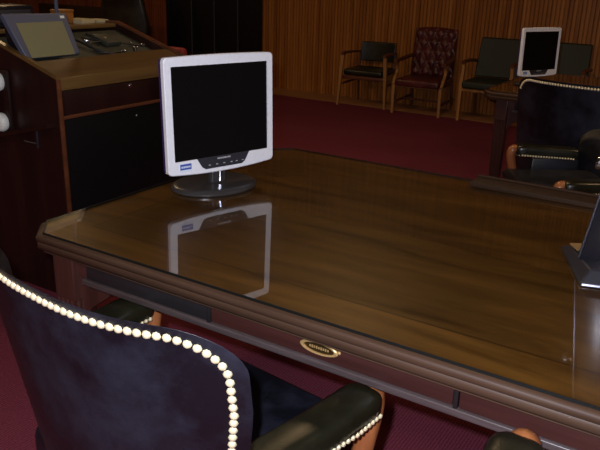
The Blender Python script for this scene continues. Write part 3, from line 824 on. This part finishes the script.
bm = BM(); tube(bm, [(-.02, .01, .32), (-.026, .013, .36), (-.03, .016, .40)], [.011, .015, .012], 10); obj('microphone_head', bm, M['cable'], t)
t = thing('equipment_box', 'low black equipment box behind the touch panel on the lectern', 'box', (-3.15, 2.23, zl))
bm = BM(); box_between(bm, -.09, .09, -.16, .13, .006, .105, .006); obj('case', bm, M['blackmetal'], t)
bm = BM(); box_between(bm, .088, .094, -.14, .11, .03, .085, .002); obj('front_plate', bm, M['lip'], t)
for sx in (-.07, .07):
    for sy in (-.13, .10):
        bm = BM(); lathe(bm, [(.008, 0), (.008, .008)], 10, (sx, sy, 0)); obj('rubber_foot', bm, M['cable'], t)

# white handset hanging on the lectern's side
t = thing('handset', 'white two-lobed handset on the dark side of the lectern at the left edge', 'handset', (-2.865, LY0 - .0005, .80))
bm = BM(); box_between(bm, -.055, .055, -.022, 0, -.02, .26, .008); obj('cradle', bm, M['lectside'], t)
bm = BM(); tube(bm, smooth_pts([(-.02, -.035, .0), (-.02, -.05, .06), (-.02, -.052, .12), (-.02, -.05, .18), (-.02, -.035, .235)], 4), .016, 10, 1.3); hb = obj('grip', bm, M['lectside'], t)
for nm, z in (('mouthpiece', .02), ('earpiece', .205)):
    bm = BM(); lathe(bm, [(.024, 0), (.042, .004), (.045, .018), (.038, .034), (.015, .042)], 20)
    bmesh.ops.transform(bm, matrix=Matrix.Translation((.0, -.020, z)) @ Matrix.Rotation(R(90), 4, 'X'), verts=bm.verts[:])
    obj(nm, bm, M['white'], t, angle=50)

# ------------------------------------------------------------------ chairs along the back wall (each faces -Y)
def frame_leg(bm, pts, w, n=8): tube(bm, pts, w, n)

def guest_chair(label, loc, rz):
    """wood-frame armchair, floating black seat and back"""
    t = thing('guest_armchair', label, 'chair', loc, rz)
    for sx in (-1, 1):
        bm = BM(); V = []
        for x, y, z, a, b in ((sx * .305, -.25, 0, .013, .014), (sx * .285, -.235, .40, .020, .020), (sx * .268, -.225, .615, .018, .020)):
            V.append([bm.verts.new((x + p_, y + q_, z)) for p_, q_ in ((-a, -b), (a, -b), (a, b), (-a, b))])
        loft(bm, [[v.co.copy() for v in r] for r in V]); bmesh.ops.delete(bm, geom=[v for v in bm.verts if not v.link_faces], context='VERTS')
        obj('front_leg', bm, M['oakframe'], t, bevel=.004)
        bm = BM(); loft(bm, [[(x + p_, y + q_, z) for p_, q_ in ((-.012, -.016), (.012, -.016), (.012, .016), (-.012, .016))] for x, y, z in ((sx * .245, .285, 0), (sx * .24, .235, .38), (sx * .235, .26, .60))])
        obj('rear_leg', bm, M['darkframe'], t, bevel=.004)
        bm = BM(); loft(bm, [[(x + p_, y, z + q_) for p_, q_ in ((-w, -.012), (w, -.012), (w, .012), (-w, .012))] for x, y, z, w in ((sx * .268, -.262, .618, .020), (sx * .266, -.15, .630, .030), (sx * .25, .08, .625, .026), (sx * .236, .275, .61, .016))])
        obj('armrest', bm, M['darkframe'], t, bevel=.006)
        bm = BM(); box_between(bm, sx * .262 - .010, sx * .262 + .010, -.235, .24, .255, .28, .003); obj('side_rail', bm, M['darkframe'], t)
    bm = BM(); box_between(bm, -.27, .27, -.235, -.213, .325, .365, .004); obj('front_rail', bm, M['darkframe'], t)
    bm = BM(); box_between(bm, -.24, .24, .20, .222, .26, .285, .003); obj('stretcher', bm, M['darkframe'], t)
    bm = BM(); vs = box(bm, (0, -.02, .408), (.50, .48, .075), .03, 4)
    obj('seat', bm, M['leather2'], t)
    bm = BM(); seg = 10; F = []
    rows = []
    for k in range(seg + 1):
        u = -1 + 2 * k / seg; y = .262 + .03 * (1 - u * u)
        rows.append([(u * .228, y - .026, .50), (u * .228, y + .012, .50), (u * .224, y + .034, .735), (u * .224, y - .004, .735)])
    loft(bm, rows); obj('backrest', bm, M['leather2'], t, bevel=.012)
    return t

g = guest_chair('wood-framed armchair with a low floating black back, furthest left by the slatted wall', (-3.925, 7.84, 0), R(6))

def tufted_chair(label, loc, rz):
    t = thing('tufted_armchair', label, 'armchair', loc, rz)
    # diamond-tufted back
    W_, Z0, Z1 = .255, .40, .935
    bm = BM(); NX, NZ = 48, 56; F = []; Bk = []
    dx, dz = .128, .135
    buttons = []
    for r_ in range(5):
        for c_ in range(-3, 4):
            bx = (c_ + (.5 if r_ % 2 else 0)) * dx; bz_ = Z0 + .05 + r_ * dz * .78
            if abs(bx) < W_ - .02: buttons.append((bx, bz_))
    def yb(z): return .235 + (z - Z0) * .17
    def depth(x, z):
        # quilted diamonds: valleys along the diagonals through the buttons
        a = ((x / dx) + (z - Z0 - .05) / (2 * dz * .78)); b = ((x / dx) - (z - Z0 - .05) / (2 * dz * .78))
        fa = abs(a - round(a)); fb = abs(b - round(b))
        return .040 * min(1, math.sqrt(max(0, min(fa, fb))) * 1.6)
    for i in range(NX + 1):
        col = []; cb = []
        for j in range(NZ + 1):
            x = -W_ + 2 * W_ * i / NX; z = Z0 + (Z1 - Z0) * j / NZ
            e = min(1, min(i, NX - i) / 3, min(NZ - j, j) / 3)
            top = .022 * (1 - (x / W_) ** 2) * (j / NZ)
            col.append(bm.verts.new((x, yb(z) - .012 - depth(x, z) * e, z + top)))
            cb.append(bm.verts.new((x, yb(z) + .055, z + top)))
        F.append(col); Bk.append(cb)
    for i in range(NX):
        for j in range(NZ):
            bm.faces.new((F[i][j], F[i + 1][j], F[i + 1][j + 1], F[i][j + 1])); bm.faces.new((Bk[i][j], Bk[i][j + 1], Bk[i + 1][j + 1], Bk[i + 1][j]))
        bm.faces.new((F[i][NZ], F[i + 1][NZ], Bk[i + 1][NZ], Bk[i][NZ])); bm.faces.new((F[i][0], Bk[i][0], Bk[i + 1][0], F[i + 1][0]))
    for i in (0, -1):
        for j in range(NZ): bm.faces.new((F[i][j], F[i][j + 1], Bk[i][j + 1], Bk[i][j]))
    bk = obj('backrest', bm, M['oxblood'], t, angle=60)
    for bx, bz_ in buttons:
        bm = BM(); dome(bm, (bx, yb(bz_) - .018, bz_), (0, -1, .15), .011, 8); obj('button', bm, M['oxblood'], bk)
    # seat with brass-nailed front
    bm = BM(); vs = box(bm, (0, -.01, .355), (.53, .53, .10), .035, 4); st = obj('seat', bm, M['oxblood'], t)
    bm = BM()
    for k in range(26): dome(bm, (-.24 + .0192 * k, -.276, .315), (0, -1, 0), .005, 6)
    nl = obj('nailhead_trim', bm, M['brass'], st); nl['kind'] = 'stuff'
    for sx in (-1, 1):
        bm = BM(); tube(bm, smooth_pts([(sx * .282, -.245, 0), (sx * .282, -.245, .20), (sx * .282, -.245, .33)], 3), [.017, .018, .019, .020, .021, .021, .021], 8); obj('front_leg', bm, M['oakframe'], t)
        bm = BM(); tube(bm, smooth_pts([(sx * .255, .37, 0), (sx * .25, .31, .2), (sx * .25, .265, .38)], 3), .019, 8); obj('rear_leg', bm, M['darkframe'], t)
        bm = BM(); tube(bm, smooth_pts([(sx * .288, -.245, .33), (sx * .290, -.20, .40), (sx * .290, -.14, .47), (sx * .290, -.16, .55), (sx * .288, -.215, .585)], 5), .019, 8); obj('arm_post', bm, M['oakframe'], t)
        bm = BM(); tube(bm, smooth_pts([(sx * .288, -.225, .588), (sx * .288, -.08, .60), (sx * .275, .12, .615), (sx * .25, .28, .63)], 4), .022, 8, 1.2); obj('armrest', bm, M['darkframe'], t)
        bm = BM(); box_between(bm, sx * .27 - .012, sx * .27 + .012, -.24, .33, .12, .145, .004); obj('side_rail', bm, M['darkframe'], t)
    bm = BM(); box_between(bm, -.26, .26, .04, .064, .12, .145, .004); obj('stretcher', bm, M['darkframe'], t)
    return t

tu = tufted_chair('oxblood leather armchair with a tall diamond-tufted back by the slatted wall', (-3.19, 7.80, 0), R(4))

def olive_chair(label, loc, rz):
    t = thing('upholstered_armchair', label, 'chair', loc, rz, 'olive black armchairs by the slatted wall')
    bm = BM(); seg = 8; rows = []
    for k in range(seg + 1):
        u = -1 + 2 * k / seg; y = .205 + .012 * (1 - u * u)
        rows.append([(u * .252, y - .035, .455), (u * .252, y + .03, .455), (u * .240, y + .115, .885), (u * .240, y + .055, .885)])
    loft(bm, rows); obj('backrest', bm, M['olive'], t, bevel=.015)
    bm = BM(); box(bm, (0, -.02, .405), (.52, .50, .085), .028, 4); obj('seat', bm, M['olive'], t)
    for sx in (-1, 1):
        bm = BM(); loft(bm, [[(x + p_, y + q_, z) for p_, q_ in ((-a, -a), (a, -a), (a, a), (-a, a))] for x, y, z, a in ((sx * .272, -.235, 0, .016), (sx * .272, -.232, .42, .020), (sx * .268, -.215, .55, .017), (sx * .266, -.225, .635, .017))])
        obj('front_leg', bm, M['oakframe'], t, bevel=.004)
        bm = BM(); loft(bm, [[(x + p_, y + q_, z) for p_, q_ in ((-.016, -.016), (.016, -.016), (.016, .016), (-.016, .016))] for x, y, z in ((sx * .25, .33, 0), (sx * .25, .25, .40))])
        obj('rear_leg', bm, M['darkframe'], t, bevel=.004)
        bm = BM(); tube(bm, smooth_pts([(sx * .266, -.25, .640), (sx * .268, -.15, .652), (sx * .266, .05, .645), (sx * .262, .24, .625)], 4), .019, 8, 1.3); obj('armrest', bm, M['darkframe'], t)
    bm = BM(); box_between(bm, -.262, .262, -.242, -.22, .33, .37, .004); obj('front_rail', bm, M['oakframe'], t)
    return t
oc = olive_chair('olive-black armchair with a high square back, directly right of the tufted red one', (-2.40, 7.83, 0), R(2))
c = copy_tree(oc); c.location = (-1.68, 7.83, 0); c['label'] = 'olive-black armchair whose back shows just right of the far monitor'
c = copy_tree(oc); c.location = (-.985, 7.83, 0); c.scale = (.94, .94, .94); c['label'] = 'olive-black armchair cut off by the right edge, against the slatted wall'

# ------------------------------------------------------------------ things at the far left
t = thing('wall_bench', 'long low dark brown bench against the wall left of the black doors', 'bench', (-8.6, 7.62, 0))
bm = BM(); box_between(bm, -1.3, 1.02, -.2, .2, .58, .66, .01); obj('bench_top', bm, M['darkbrown'], t)
bm = BM(); box_between(bm, -1.28, 1.0, .10, .16, .66, .95, .01); obj('bench_back', bm, M['darkbrown'], t)
bm = BM(); box_between(bm, -1.26, .98, -.18, .18, 0, .58, .005); obj('bench_body', bm, M['darkbrown'], t)
# tall black office chair
t = thing('office_chair', 'tall black office chair standing behind the lectern', 'office chair', (-6.05, 6.0, 0), R(200))
bm = BM(); rows = []
for k in range(9):
    u = -1 + 2 * k / 8; y = .22 + .05 * u * u * -1
    rows.append([(u * .25, y - .05, .60), (u * .25, y + .04, .60), (u * .27, y + .06, .95), (u * .22, y + .12, 1.30), (u * .22, y + .05, 1.30), (u * .27, y - .03, .95)])
loft(bm, rows); obj('backrest', bm, M['leather2'], t, bevel=.02)
bm = BM(); box(bm, (0, 0, .47), (.52, .52, .11), .04, 4); obj('seat', bm, M['leather2'], t)
bm = BM(); tube(bm, [(0, 0, .12), (0, 0, .43)], .03, 12); obj('gas_column', bm, M['blackmetal'], t)
bm = BM(); tube(bm, smooth_pts([(0, .10, .42), (0, .26, .44), (0, .29, .62)], 4), .025, 8); obj('back_bracket', bm, M['blackmetal'], t)
for k in range(5):
    a = 2 * math.pi * k / 5
    bm = BM(); tube(bm, [(0, 0, .14), (.30 * math.cos(a), .30 * math.sin(a), .075)], [.028, .018], 8); ft = obj('base_arm', bm, M['blackmetal'], t)
    bm = BM(); lathe(bm, [(.02, -.012), (.03, -.010), (.03, .010), (.02, .012)], 14)
    bmesh.ops.transform(bm, matrix=Matrix.Translation((.30 * math.cos(a), .30 * math.sin(a), .03)) @ Matrix.Rotation(a + math.pi / 2, 4, 'Z') @ Matrix.Rotation(R(90), 4, 'Y') , verts=bm.verts[:]); obj('caster', bm, M['cable'], t)
for sx in (-1, 1):
    bm = BM(); tube(bm, smooth_pts([(sx * .25, .05, .46), (sx * .31, .05, .50), (sx * .31, .04, .66)], 4), .018, 8); obj('arm_support', bm, M['blackmetal'], t)
    bm = BM(); box(bm, (sx * .31, .02, .68), (.07, .28, .03), .012, 3); obj('arm_pad', bm, M['leather2'], t)
# red upholstered chair mostly hidden by the lectern
t = thing('red_chair', 'red upholstered chair, only a corner showing between the lectern and the white monitor', 'chair', (-3.97, 4.5, 0), R(180))
bm = BM(); box(bm, (0, .24, .71), (.50, .07, .46), .03, 4, Matrix.Rotation(R(-8), 3, 'X')); obj('backrest', bm, M['redfabric'], t)
bm = BM(); box(bm, (0, 0, .43), (.50, .48, .09), .03, 4); obj('seat', bm, M['redfabric'], t)
for sx in (-1, 1):
    for y0_ in (-.2, .2):
        bm = BM(); tube(bm, [(sx * .21, y0_, 0), (sx * .20, y0_ * .95, .40)], [.015, .02], 8); obj('leg', bm, M['darkframe'], t)
    bm = BM(); box(bm, (sx * .2, .228, .50), (.03, .03, .16), .005); obj('back_support', bm, M['darkframe'], t)

# ------------------------------------------------------------------ light
sc.world = bpy.data.worlds.new('world'); sc.world.use_nodes = True
sc.world.node_tree.nodes['Background'].inputs[0].default_value = (.0, .0, .0, 1)

AMB = .62
M['lampglow'] = emission('warm_lamp_diffuser', (1.0, .66, .34), 5.0)
k = 0
for (x, y) in ((-9.0, 4.2), (-5.6, 4.2), (-2.2, 4.2), (1.2, 4.2), (-5.6, -1.6), (-1.0, -1.6), (2.6, -1.6)):
    t = thing('ceiling_light', 'square recessed ceiling light with a warm diffuser', 'ceiling light', (x, y, ZC), 0, 'recessed ceiling lights')
    bm = BM()
    for a, b, c_, d_ in ((-.32, .32, -.32, -.29), (-.32, .32, .29, .32), (-.32, -.29, -.29, .29), (.29, .32, -.29, .29)): box_between(bm, a, b, c_, d_, -.02, 0)
    obj('frame', bm, M['plaster'], t, smooth=False)
    bm = BM(); box_between(bm, -.29, .29, -.29, .29, -.012, -.002); obj('diffuser', bm, M['lampglow'], t, smooth=False)
    la = bpy.data.lights.new('ceiling_lamp', 'AREA'); la.shape = 'SQUARE'; la.size = .5; la.energy = 26 * AMB if y > 0 else 30 * AMB
    la.color = (1.0, .66, .34)
    lo = bpy.data.objects.new('lamp', la); link(lo, t); lo.location = (0, 0, -.03)

# the camera's own flash, just up and left of the lens
CAMZ = 1.5
rows = ((0.84398619, 0.53563907, 0.02789436), (0.20279841, -0.27053185, -0.94110856), (-0.49654821, 0.79993956, -0.3369519))
Rt, Dn, Fw = (Vector(r) for r in rows)
fl = bpy.data.lights.new('camera_flash', 'POINT'); fl.energy = 172; fl.color = (.81, .86, 1.0); fl.shadow_soft_size = .016
fo = bpy.data.objects.new('camera_flash', fl); COL.objects.link(fo)
fo.location = Vector((0, 0, CAMZ)) - Rt * .06 - Dn * .065 + Fw * .01

# ------------------------------------------------------------------ camera
cam = bpy.data.cameras.new('camera'); co = bpy.data.objects.new('camera', cam); COL.objects.link(co)
cam.sensor_width = 36; cam.lens = 699.78 / 600 * 36; cam.clip_start = .02
m3 = Matrix((Rt, -Dn, -Fw)).transposed()
co.matrix_world = Matrix.Translation((0, 0, CAMZ)) @ m3.to_4x4()
sc.camera = co

vs_ = sc.view_settings
sc.display_settings.display_device = 'sRGB'
vs_.view_transform = 'Standard'; vs_.look = 'None'; vs_.exposure = 0; vs_.gamma = 1; vs_.use_curve_mapping = False
